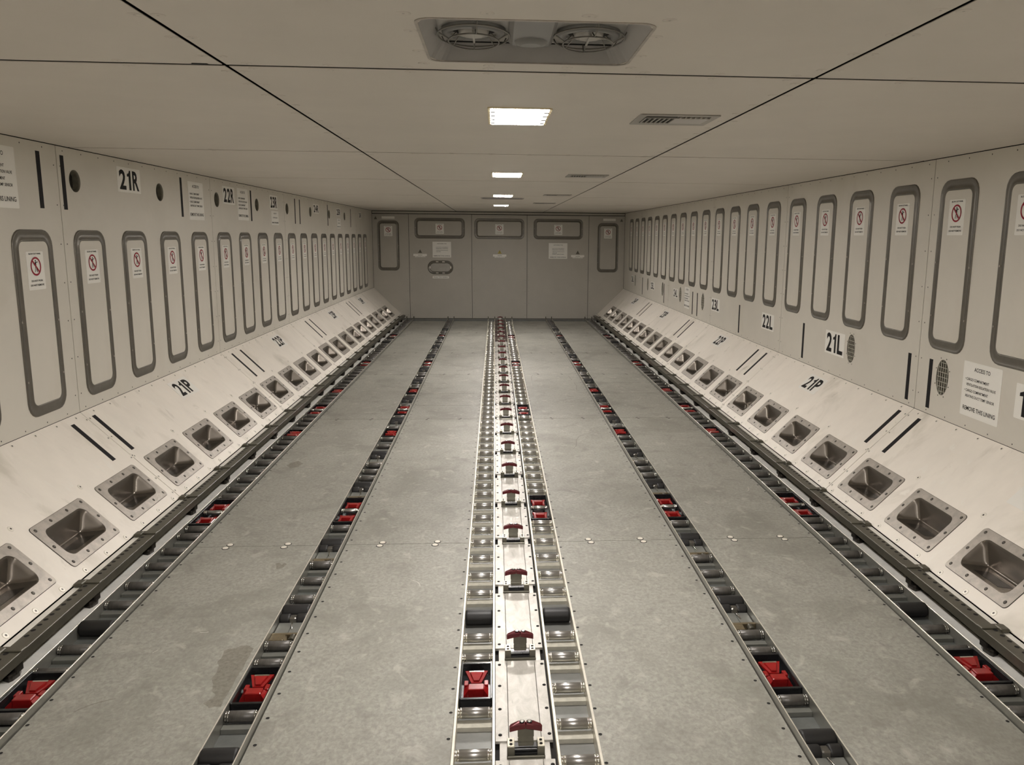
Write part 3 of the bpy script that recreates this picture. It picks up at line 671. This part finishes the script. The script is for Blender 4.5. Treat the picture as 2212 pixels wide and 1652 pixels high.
for k, y in enumerate(CON):
    t = thing('vent_console', F_C(0, y), 'recessed ceiling console with two round caged outlets and a grey box' if k == 0 else 'far recessed ceiling console seen edge-on between the third and last lamps', 'console', 'recessed consoles in the ceiling')
    a_ = MB(); o_ = rrect(0, 0, .440, .372, .030); i_ = rrect(0, 0, .412, .344, .024)
    o_ = rrect(0, 0, .438, .370, .034); i_ = rrect(0, 0, .426, .358, .030); ringp(a_, o_, i_, -0.001, 0.0015); part('bezel', (a_, 'flange'), t)
    a_ = MB(); a_.loft([[(x, y_, z) for x, y_ in rrect(0, 0, w_, h_, r_)] for w_, h_, r_, z in ((.427, .359, .030, .001), (.380, .352, .024, -.040))], cap0=False, cap1=False); part('recess_wall', (a_, 'recess'), t)
    a_ = MB(); a_.prism(rrect(0, 0, .382, .354, .024), -.046, -.040); part('liner', (a_, 'console_lt'), t)
    a_ = MB(); a_.box(-.180, .180, -.170, -.1675, -.0398, -.0375); part('gap_line', (a_, 'gap'), t)
    a_ = MB(); a_.box(-.047, .047, -.125, .110, -.0399, -.020, c=.009); part('detector_box', (a_, 'console'), t)
    a_ = MB(); a_.lathe((0, -.070, -.020), 'z', [(0, .034), (.005, .031), (.008, .020)], 24); part('detector_dome', (a_, 'console'), t)
    for s in (-1, 1):
        cx = s*.118; cy = -.060
        a_ = MB(); a_.lathe((cx, cy, -.040), 'z', [(0, .066), (.010, .064), (.012, .052), (.004, .046), (.0015, .044)], 32, caps=False); nz_ = part('outlet_ring', (a_, 'console'), t)
        a_ = MB(); a_.disc(cx, cy, -.0375, .050, 0, 24); part('outlet_throat', (a_, 'gap'), nz_)
        a_ = MB(); a_.lathe((cx, cy, -.038), 'z', [(0, .032), (.010, .030), (.013, .018)], 24); part('outlet_disc', (a_, 'console_lt'), nz_)
        a_ = MB(); a_.box(cx-.002, cx+.002, cy-.046, cy+.046, -.026, -.022); a_.box(cx-.046, cx+.046, cy-.002, cy+.002, -.030, -.026); part('outlet_cross', (a_, 'console_lt'), nz_)
        cg = part('wire_cage', (MB().tube([(cx+.074*math.cos(2*PI*i/32), cy+.095*math.sin(2*PI*i/32), -.026) for i in range(32)], .0018, closed=True), 'wire'), t)
        a_ = MB(); a_.tube([(cx+.052*math.cos(2*PI*i/32), cy-.01+.070*math.sin(2*PI*i/32), -.017) for i in range(32)], .0016, closed=True); part('wire_hoop', (a_, 'wire'), cg)
        for a in (0.3, 1.45, 2.85, 3.7, 4.7, 5.7):
            a_ = MB(); ca_, sa_ = math.cos(a), math.sin(a)
            a_.tube([(cx+.080*ca_, cy+.100*sa_, -.036), (cx+.074*ca_, cy+.095*sa_, -.026), (cx+.052*ca_, cy-.01+.070*sa_, -.017), (cx+.036*ca_, cy+.036*sa_, -.030)], .0014); part('wire_spoke', (a_, 'wire'), cg)
a_ = MB(); a_.prism([(-.020, -.006), (.020, -.008), (.018, .006), (-.016, .007)], 0.0002, 0.0012)
o = bpy.data.objects.new('ceiling_mark', a_.mesh('ceiling_mark', 'gap')); col.objects.link(o); o.matrix_world = F_C(-.738, 1.985)
tag(o, 'short black tape mark on the ceiling beside the crossing of two joints', 'tape')

# ------------------------------------------------------------------ roller tracks
RZ = 0.0088
def roller_mesh(L, r, mats, flare=True):
    a = MB(); h_ = L/2
    a.lathe((0,0,0), 'x', [(-h_+.013, r*.90), (-h_+.014, r), (h_-.014, r), (h_-.013, r*.90)], 20, m=0)
    for s in (-1, 1):
        pr = [(s*(h_-.0005), r*.55), (s*h_-s*.001, r*.93), (s*(h_-.003), r*1.0), (s*(h_-.0055), r*.90), (s*(h_-.0065), r*.84), (s*(h_-.0075), r*.90), (s*(h_-.009), r*1.02), (s*(h_-.0125), r*1.0), (s*(h_-.0135), r*.9)]
        if s > 0: pr = pr[::-1]
        a.lathe((0,0,0), 'x', pr, 20, m=1)
    return a.mesh('roller', mats)
R_C = roller_mesh(.098, .0150, ['steel', 'steel_end'])
R_I = roller_mesh(.094, .0162, ['roller', 'roller_end'])
R_O = roller_mesh(.108, .0162, ['roller', 'roller_end'])
def bracket_mesh(hw, d0, d1, m):
    a = MB(); a.box(-hw, hw, -d1, -d0, -.028, -.009); 
    return a.mesh('roller_bracket', m)
BR_C = bracket_mesh(.0485, .006, .042, 'cream'); BR_I = bracket_mesh(.0465, .008, .033, 'bracket'); BR_O = bracket_mesh(.053, .008, .033, 'bracket')
cy = lambda y: y*.9935
CL = [1.58, 1.74, 1.904, 2.094, 2.392, 2.527, 2.863, 3.023, 3.201, 3.376, 3.530, 3.693, 3.873, 4.054, 4.192, 4.367, 4.527] + [4.70+.1655*k for k in range(49)]
CR = [1.70, 1.867, 2.028, 2.209, 2.388, 2.531, 2.871, 3.029, 3.204, 3.382, 3.523, 3.616, 4.083, 4.191, 4.367, 4.527] + [y for y in [4.70+.1655*k for k in range(49)] if not any(abs(y-c_) < .235 for c_ in (6.12, 8.42, 10.75))] + [5.875, 6.375, 8.175, 8.665, 10.51]
INN = [1.72, 2.11, 2.39, 2.505, 2.85, 3.01, 3.175, 3.585, 4.36, 4.49, 4.65, 5.05, 5.24, 5.566, 5.90, 6.40, 6.70, 7.063, 7.216, 7.541, 7.715, 7.873, 8.22, 8.68, 8.83, 9.159, 9.316, 9.547, 9.95, 10.231, 10.428, 10.99, 11.20, 11.36, 11.80, 12.0, 12.2, 12.4, 12.6, 12.78]
OUT = [1.75, 1.90, 2.02, 2.131, 2.369, 2.512, 2.832, 2.996, 3.180, 3.336, 3.508, 3.60, 4.056, 4.184, 4.355, 4.515, 4.687, 4.841, 5.029, 5.17, 5.286, 5.52, 5.691, 5.835, 5.96, 6.38, 6.50, 6.64, 6.79, 7.06, 7.207, 7.385, 7.55, 7.723, 7.904, 8.04, 8.19, 8.66, 8.80, 8.93, 9.069, 9.223, 9.415, 9.58, 9.787, 9.967, 10.30, 10.43, 10.58, 11.08, 11.25, 11.42] + [11.6+.17*k for k in range(8)]
DRV = [1.928, 2.755, 3.398, 4.222, 4.86, 5.785, 6.543, 7.395, 8.062, 8.976, 9.753, 10.632, 11.583]
for yu in DRV:
    yu *= .9945/.998
    INN = [yu-.219 if yu-.219 < y < yu-.09 else yu+.063 if yu-.09 <= y < yu+.063 else y for y in INN]
def track(name, x0, x1, ys, rm, bm_, chan, railm, label, big=()):
    xc = (x0+x1)/2
    t = thing('roller_track', F_F(xc, 0, 0), label, 'roller track', 'roller tracks let into the floor')
    hw = (x1-x0)/2; y0, y1 = Y0, 12.955
    a_ = MB(); a_.box(-hw, hw, y0, y1, -.030, -.022); part('channel_base', (a_, chan), t)
    for s, th in ((-1, .004), (1, .004)):
        th = .0075 if abs(xc) < .3 else .0038
        i0, i1 = sorted((s*hw, s*(hw-th))); a_ = MB(); a_.box(i0, i1, y0, y1, -.022, .0236, c=.0006); a_.box(i0+.0003, i1-.0003, y0, y1, .0234, .0252, 1, c=.0006); part('side_rail', (a_, [railm, 'rail']), t)  # narrow strip of paler metal along the top of each rail
        e = MB(); e.prism([(-.006, 0), (.006, 0), (.006, .03), (-.006, .03)], .0, .05); e = MB(); e.box(-.006, .006, 0, .035, 0, .052, c=.003)
        part('end_stop', (e, 'guide'), t, Matrix.Translation((s*(hw-.004), 12.96, .004)))
    RM, BM = rm, bm_
    for i, y in enumerate(sorted(ys)):
        part('roller', RM, t, Matrix.Translation((0, cy(y) if abs(xc) < .3 else y*.998, RZ if abs(xc) < .3 else .003)) @ Matrix.Rotation(random.uniform(0, 6.28), 4, 'X'))
        part('roller_bracket', BM, t, Matrix.Translation((0, cy(y), 0)))
    return t
for i_ in range(len(CL)): pass
track('', -.190, -.079, [y for y in CL if y < 12.85][:99], R_C, BR_C, 'channel_c', 'rail', 'bright steel roller track beside the middle latches, on the 21R side')
track('', .079, .192, [y for y in CR if y < 12.85][:99], R_C, BR_C, 'channel_c', 'rail', 'bright steel roller track beside the middle latches, on the 21L side')
track('', -.825, -.723, INN, R_I, BR_I, 'channel', 'rail_side', 'dark roller track with drive units, halfway across the floor toward the 21R wall')
track('', .723, .825, INN, R_I, BR_I, 'channel', 'rail_side', 'dark roller track with drive units, halfway across the floor toward the 21L wall')
track('', -1.470, -1.353, OUT, R_O, BR_O, 'channel', 'rail_side', 'dark roller track along the foot of the slope below the 21R wall')
track('', 1.353, 1.470, OUT, R_O, BR_O, 'channel', 'rail_side', 'dark roller track along the foot of the slope below the 21L wall')

# ------------------------------------------------------------------ centre plates and latches
def bolt(): 
    a = MB(); a.lathe((0,0,0), 'z', [(-.001,.0052),(.0014,.0050),(.0022,.003)], 10); return a.mesh('bolt', 'gap')
BLT = bolt()
LY = [1.883+P*k for k in range(-1, 23)]
pl = MB(); y0, y1 = .064, P-.016
for a0, a1 in ((-.0780, -.0435), (-.0423, .0423), (.0435, .0735)): pl.box(a0, a1, y0, y1, -.003, .006, c=.0006)
br = MB(); br.box(-.067, .064, -.018, .066, -.012, .0005)
wl_ = MB(); wl_.box(-.0785, .0785, -.02, P-.02, -.030, -.014)
PLm = {}
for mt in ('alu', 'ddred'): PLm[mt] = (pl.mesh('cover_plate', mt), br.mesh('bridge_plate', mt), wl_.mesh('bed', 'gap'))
for k, y in enumerate(LY):
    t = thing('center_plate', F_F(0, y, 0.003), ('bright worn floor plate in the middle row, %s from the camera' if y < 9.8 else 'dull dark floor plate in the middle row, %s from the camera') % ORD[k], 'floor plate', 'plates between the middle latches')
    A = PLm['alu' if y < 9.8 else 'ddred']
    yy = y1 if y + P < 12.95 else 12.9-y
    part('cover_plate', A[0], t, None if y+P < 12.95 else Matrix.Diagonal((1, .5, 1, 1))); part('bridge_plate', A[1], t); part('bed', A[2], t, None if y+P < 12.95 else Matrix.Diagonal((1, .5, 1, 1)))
    if y < 9.8:
        for i in range(4):
            for x in (-.0655, .0655): part('bolt', BLT, t, Matrix.Translation((x, .090+.1205*i, .006)))
lb = MB(); lb.box(-.046, .046, 0, .058, .0035, .009, c=.001); lb.box(-.049, .049, -.006, .001, .003, .011, c=.0015); LBs = lb.mesh('latch_base', 'olive')
lk = MB(); lk.box(-.0095, .0095, 0, .038, 0, .0275, c=.0010); lk.box(-.0093, .0093, .0005, .0375, .0272, .0300, 1, c=.0008); LSB = lk.mesh('side_block', ['olive', 'olive_lt'])
lc = MB(); lc.box(-.0288, .0288, .002, .050, .009, .0135); LCA = lc.mesh('cavity', 'black')
lp_ = MB(); lp_.lathe((0, .016, .017), 'x', [(-.031, .0060), (.031, .0060)], 12); LPN = lp_.mesh('pivot_bar', 'black')
ls = MB()
def L4(y, z, hw, th): return [(-hw, y, z), (hw, y, z), (hw, y+th, z+.003), (-hw, y+th, z+.003)]
ls.loft([L4(.018, .024, .0190, .014), L4(.019, .034, .0205, .014), L4(.0205, .0345, .0195, .012), L4(.024, .046, .0195, .012), L4(.0235, .0465, .0208, .013), L4(.029, .066, .0208, .012), L4(.030, .068, .018, .012)]); LST = ls.mesh('latch_stem', 'olive')
wg = MB(); hub = [(-.0095+.0095*math.cos(a), .036+.0095*math.sin(a)) for a in [PI*(-.25+.125*i) for i in range(9)]]
wing_pts = hub + [(-.019, .0445), (-.0400, .0385), (-.0425, .0330), (-.0415, .0240), (-.0180, .0230), (-.0005, .0245)]
def wing(s):
    a = MB(); pts = [(s*x, y) for x, y in wing_pts]
    if s < 0: pts = pts[::-1]
    def z_(x): return -.008*max(0, (abs(x)-.012)/.030)
    n = len(pts); cx = sum(p[0] for p in pts)/n; cy_ = sum(p[1] for p in pts)/n
    sh = lambda p, k: (p[0]+(cx-p[0])*k, p[1]+(cy_-p[1])*k)
    a.loft([[(x, y, z_(x)) for x, y in pts], [(x, y, .0115+z_(x)) for x, y in pts], [(*sh(p, .07), .0135+z_(p[0])) for p in pts]])
    return a.mesh('wing', 'dkred')
WNG = {1: wing(1), -1: wing(-1)}
pn = MB(); pn.lathe((0,0,0), 'z', [(0,.0072),(.0012,.0072),(.0016,.0055)], 14, m=0); pn.lathe((0,0,.0016), 'z', [(0,.0044),(.001,.0036)], 12, m=1)
PIN = pn.mesh('pivot_pin', ['black', 'steel_end'])
PSm = MB().lathe((0,0,0), 'z', [(0,.0042),(.001,.0038)], 10).mesh('socket_screw', 'gap')
for k, y in enumerate(LY[1:]):
    t = thing('pallet_latch', F_F(0, y, 0), 'upright latch with dark red wings in the middle row, %s from the camera' % ORD[k], 'latch', 'red-winged latches along the middle')
    part('latch_base', LBs, t); part('cavity', LCA, t); part('pivot_bar', LPN, t); st_ = part('latch_stem', LST, t)
    for s in (-1, 1):
        b_ = part('side_block', LSB, t, Matrix.Translation((s*.0385, .001, .005)))
        for yy in (.010, .026): part('socket_screw', PSm, b_, Matrix.Translation((0, yy, .0301)))
        w_ = part('wing', WNG[s], t, Matrix.Translation((0, 0, .068)))
        part('pivot_pin', PIN, w_, Matrix.Translation((-s*.0095, .036, .0134)))

# ------------------------------------------------------------------ red floor locks
def tray(hx, hy, bars):
    a = MB(); th = .0055
    a.box(-hx, hx, -hy, -hy+.010, -.021, .017, c=.001); a.box(-hx, hx, hy-.010, hy, -.021, .017, c=.001)
    a.box(-hx, -hx+th, -hy, hy, -.021, .019, c=.001); a.box(hx-th, hx, -hy, hy, -.021, .019, c=.001); a.box(-hx+.002, hx-.002, -hy+.002, hy-.002, -.0215, -.019)
    return a.mesh('tray', 'black')
TR_S, TR_D = tray(.047, .103, 0), tray(.047, .178, 0)
def red_body(k):
    a = MB()
    a.box(-.023*k, .023*k, -.038, -.006, -.016, .014, c=.002)
    for s in (-1, 1):
        pts = [(s*.0235*k, -.008, -.014), (s*.0235*k, -.036, -.014), (s*.036*k, -.044, -.015), (s*.036*k, -.004, -.012)]
        top = [(x, y, z+.022 - (.012 if abs(x) > .03*k else 0)) for x, y, z in pts]
        if s < 0: pts, top = pts[::-1], top[::-1]
        a.loft([pts[::-1], top[::-1]])
        a.box(min(s*.0235, s*.0355)*k, max(s*.0235, s*.0355)*k, -.004, .022, -.016, .008, c=.0012)
    return a.mesh('lock_body', 'red')
def red_pawl(k):
    a = MB()
    lo = [(-.015*k, -.004, -.010), (.015*k, -.004, -.010), (.034*k, .050, -.002), (-.034*k, .050, -.002)]
    a.loft([lo, [(x, y, z+.007) for x, y, z in lo]])
    lo2 = [(-.008*k, .0, -.002), (.008*k, .0, -.002), (.020*k, .036, .004), (-.020*k, .036, .004)]
    a.loft([lo2, [(x*.9, y, z+.005) for x, y, z in lo2]])
    return a.mesh('pawl', 'red')
RB, RP = red_body(1.0), red_pawl(1.0)
def red_small():
    a = MB()
    a.box(-.021, .021, -.014, .012, -.010, .010, c=.002)
    for s in (-1, 1):
        a.box(min(s*.020, s*.031), max(s*.020, s*.031), -.050, .008, -.014, .006, c=.0015)
        lo = [(s*.020, .006, -.008), (s*.022, .030, -.004), (s*.036, .034, -.004), (s*.034, .022, -.008)]
        if s < 0: lo = lo[::-1]
        a.loft([lo[::-1], [(x, y, z+.008) for x, y, z in lo[::-1]]])
    a.box(-.026, .026, .020, .034, -.008, .002, c=.001)
    return a.mesh('pawl', 'red')
RS = red_small()
PB = MB().lathe((0, .030, .006), 'x', [(-.022, .0035), (.022, .0035)], 10).mesh('pin', 'steel_end')
HB = MB().lathe((0,0,0), 'z', [(0,.0040),(.002,.0034)], 10).mesh('rivet', 'steel_end')
WP = MB().box(-.001, .001, -.03, .03, 0, .012).mesh('spring_strip', 'steel_end')
R_T = roller_mesh(.082, .0110, ['steel', 'steel_end'])
def lock(x, y, double, label, wide=1.0):
    t = thing('floor_lock', F_F(x, y, .0), label, 'floor lock', 'red floor locks in the roller tracks')
    S = Matrix.Diagonal((wide, 1, 1, 1))
    part('tray', TR_D if double else TR_S, t, S)
    if not double:
        part('lock_body', RB, t, S @ Matrix.Translation((0, -.012, .002))); part('pawl', RP, t, S @ Matrix.Translation((0, .008, .008))); part('pin', PB, t, Matrix.Translation((0, .024, .006)))
        for rx in (-.030, .030):
            for ry in (-.080, .086): part('rivet', HB, t, Matrix.Translation((rx*wide, ry, -.019 if abs(ry) < .09 else .015)))
    else:
        for yy in (-.094, .094): part('pawl', RS, t, S @ Matrix.Translation((0, yy, .004)))
        part('roller', R_T, t, S @ Matrix.Translation((0, 0, .008)))
lock(-.1345, 2.252*.994, False, 'single red lock in the bright middle track, beside the first latches')
for k, y in enumerate((3.835, 6.12, 8.42, 10.75)):
    lock(.1355, y*.994, True, 'double red lock in the bright middle track, %s from the camera' % ORD[k], 0.99)
for s, wl2 in ((-1, '21R'), (1, '21L')):
    for nm, x, w_ in (('halfway track', s*.774, 1.0), ('track at the slope foot', s*1.4115, 1.14)):
        for k, y in enumerate((2.262, 5.40, 6.925)):
            lock(x, y*.994, False, '%s single red lock along the %s, %s side' % (ORD[k], nm, wl2), w_)
        for k, y in enumerate((3.828, 6.165, 8.45, 10.78)):
            lock(x, y*.994, True, '%s double red lock along the %s, %s side' % (ORD[k], nm, wl2), w_)

# ------------------------------------------------------------------ rubber drive rollers
def big_roller(L, r):
    a = MB(); h_ = L/2
    a.lathe((0,0,0), 'x', [(-h_, r*.3), (-h_, r*.86), (-h_+.0035, r*.98), (-h_+.008, r), (h_-.008, r), (h_-.0035, r*.98), (h_, r*.86), (h_, r*.3)], 32); return a.mesh('drive_roller', 'rubber')
BRG, BRG_O, BRS = big_roller(.093, .0262), big_roller(.106, .0262), big_roller(.036, .0200)
NUB = MB().box(-.012, .012, -.016, .014, -.012, .014, c=.003).mesh('yoke', 'wire')
PLA = MB().box(-.045, -.0008, -.040, .038, -.018, -.004, c=.001).mesh('unit_plate', 'plate')
PLB = MB().box(.0008, .045, -.040, .038, -.018, -.004, c=.001).mesh('unit_plate', 'plate')
BZ = MB(); BZ.box(-.047, .000, -.022, .020, -.019, .002, c=.002); BZ.add([(0, -.022, -.018), (.014, -.022, -.018), (.004, .016, -.018), (0, -.022, .004), (.012, -.022, -.010), (.003, .014, .0)], [(0,1,4,3),(1,2,5,4),(3,4,5)]); BZ = BZ.mesh('gear_block', 'bronze')
BZB = MB().box(-.047, .047, .014, .026, -.019, .003, c=.001).mesh('crossbar', 'bronze')
MOT = MB(); MOT.lathe((.024, -.026, -.006), 'y', [(0, .008), (.001, .0115), (.006, .012), (.007, .0105), (.030, .0105)], 18); MOT = MOT.mesh('motor', 'guide')
LVR = MB().tube([(0, -.035, .0), (.004, -.062, .001), (.008, -.080, -.002)], .0022).mesh('lever', 'steel_end')
AX = MB().lathe((0,0,0), 'x', [(-.0465, .006), (.0465, .006)], 10).mesh('axle', 'steel')
for s, wl2 in ((-1, '21R'), (1, '21L')):
    for k, y in enumerate(DRV):
        y = y*.9945
        t = thing('drive_unit', F_F(s*.774, y, 0), 'black drive unit in the halfway track, %s side, %s from the camera' % (wl2, ORD[k]), 'drive unit', 'drive units in the halfway tracks')
        d_ = part('drive_roller', BRG, t, Matrix.Translation((0, 0, .0046))); part('axle', AX, d_)
        for q_ in (-1, 1): part('drive_wheel', BRS, t, Matrix.Translation((q_*.0285, -.046, -.001)))
        part('yoke', NUB, t, Matrix.Translation((0, -.052, 0))); part('lever', LVR, t, Matrix.Translation((0, -.035, .0)))
        part('unit_plate', PLA, t, Matrix.Translation((0, -.105, 0)) @ Matrix.Rotation(.04, 4, 'X')); part('unit_plate', PLB, t, Matrix.Translation((0, -.105, 0)) @ Matrix.Rotation(.04, 4, 'X'))
        if y < 9:
            part('gear_block', BZ, t, Matrix.Translation((0, -.176, 0))); part('crossbar', BZB, t, Matrix.Translation((0, -.176, 0))); part('motor', MOT, t, Matrix.Translation((0, -.165, 0)))
for x, y, me, wh in ((-.1345, 2.683, BRG, 'in the bright middle track on the 21R side'), (.1355, 2.690, BRG, 'in the bright middle track on the 21L side'),
                 (-1.4115, 2.664, BRG_O, 'in the slope foot track below the 21R wall'), (1.4115, 2.668, BRG_O, 'in the slope foot track below the 21L wall'),
                 (-1.4115, 10.15, BRG_O, 'far along the slope foot track below the 21R wall'), (1.4115, 10.15, BRG_O, 'far along the slope foot track below the 21L wall')):
    t = thing('braking_roller', F_F(x, y*.9945, 0), 'thick black rubber roller %s' % wh, 'roller', 'thick black rubber rollers')
    part('drive_roller', me, t, Matrix.Translation((0, 0, .0046))); part('axle', AX, t, Matrix.Translation((0, 0, .0046)))

# ------------------------------------------------------------------ side guide rails
for s, wl2 in ((-1, '21R'), (1, '21L')):
    t = thing('guide_rail', F_F(s*1.515, 0, 0), 'dark perforated guide rail at the foot of the slope below the %s wall' % wl2, 'rail')
    a_ = MB(); a_.box(-.026, .026, Y0, 12.97, .048, .080, c=.0015)
    k = 0
    y = 1.5
    while y < 12.8:
        ph = ((y-2.90) % P)
        if not (ph > P-.055 or ph < .02):
            a_.add([(s*.012+.0075*math.cos(2*PI*i/10), y+.0085*math.sin(2*PI*i/10), .0806) for i in range(10)], [tuple(range(10))], 1)
        y += .0367
    part('rail_bar', (a_, ['guide', 'gap']), t)
    a_ = MB(); x0, x1 = sorted((s*.030, s*.040)); a_.box(x0, x1, Y0, 12.97, .0, .048); part('rail_web', (a_, 'guide'), t)
    ft = MB(); pts = [(-s*.008, -.034), (-s*.002, -.044), (s*.018, -.036), (s*.034, -.020), (s*.034, .030), (s*.010, .030), (-s*.004, .018), (-s*.012, -.004)]
    if s > 0: pts = pts[::-1]
    ft.prism(pts[::-1] if s < 0 and False else pts, .0, .020, c=.004)
    FT = ft.mesh('foot_lug', 'lug')
    ab = MB(); x0, x1 = sorted((-s*.012, s*.006)); ab.box(x0, x1, -.020, .020, .010, .060, c=.003); AB_ = ab.mesh('bracket_post', 'lug')
    cp = MB(); x0, x1 = sorted((-s*.028, s*.052)); cp.box(x0, x1, -.006, .024, .079, .0845, c=.002); x0, x1 = sorted((s*.024, s*.054)); cp.box(x0, x1, -.026, .014, .074, .0885, c=.003); CP = cp.mesh('rail_clip', 'guide')
    bt = MB(); bt.lathe((0,0,0), 'z', [(0, .0080), (.005, .0080), (.007, .006)], 6, smooth=False); BT = bt.mesh('bolt', 'olive')
    for k in range(-2, 21):
        y = 2.900 + P*k
        part('rail_clip', CP, t, Matrix.Translation((0, y-.052, 0))); l_ = part('foot_lug', FT, t, Matrix.Translation((0, y-.045, 0))); part('bolt', BT, l_, Matrix.Translation((s*.005, -.010, .020)))
        part('bracket_post', AB_, t, Matrix.Translation((0, y-.045, 0)))
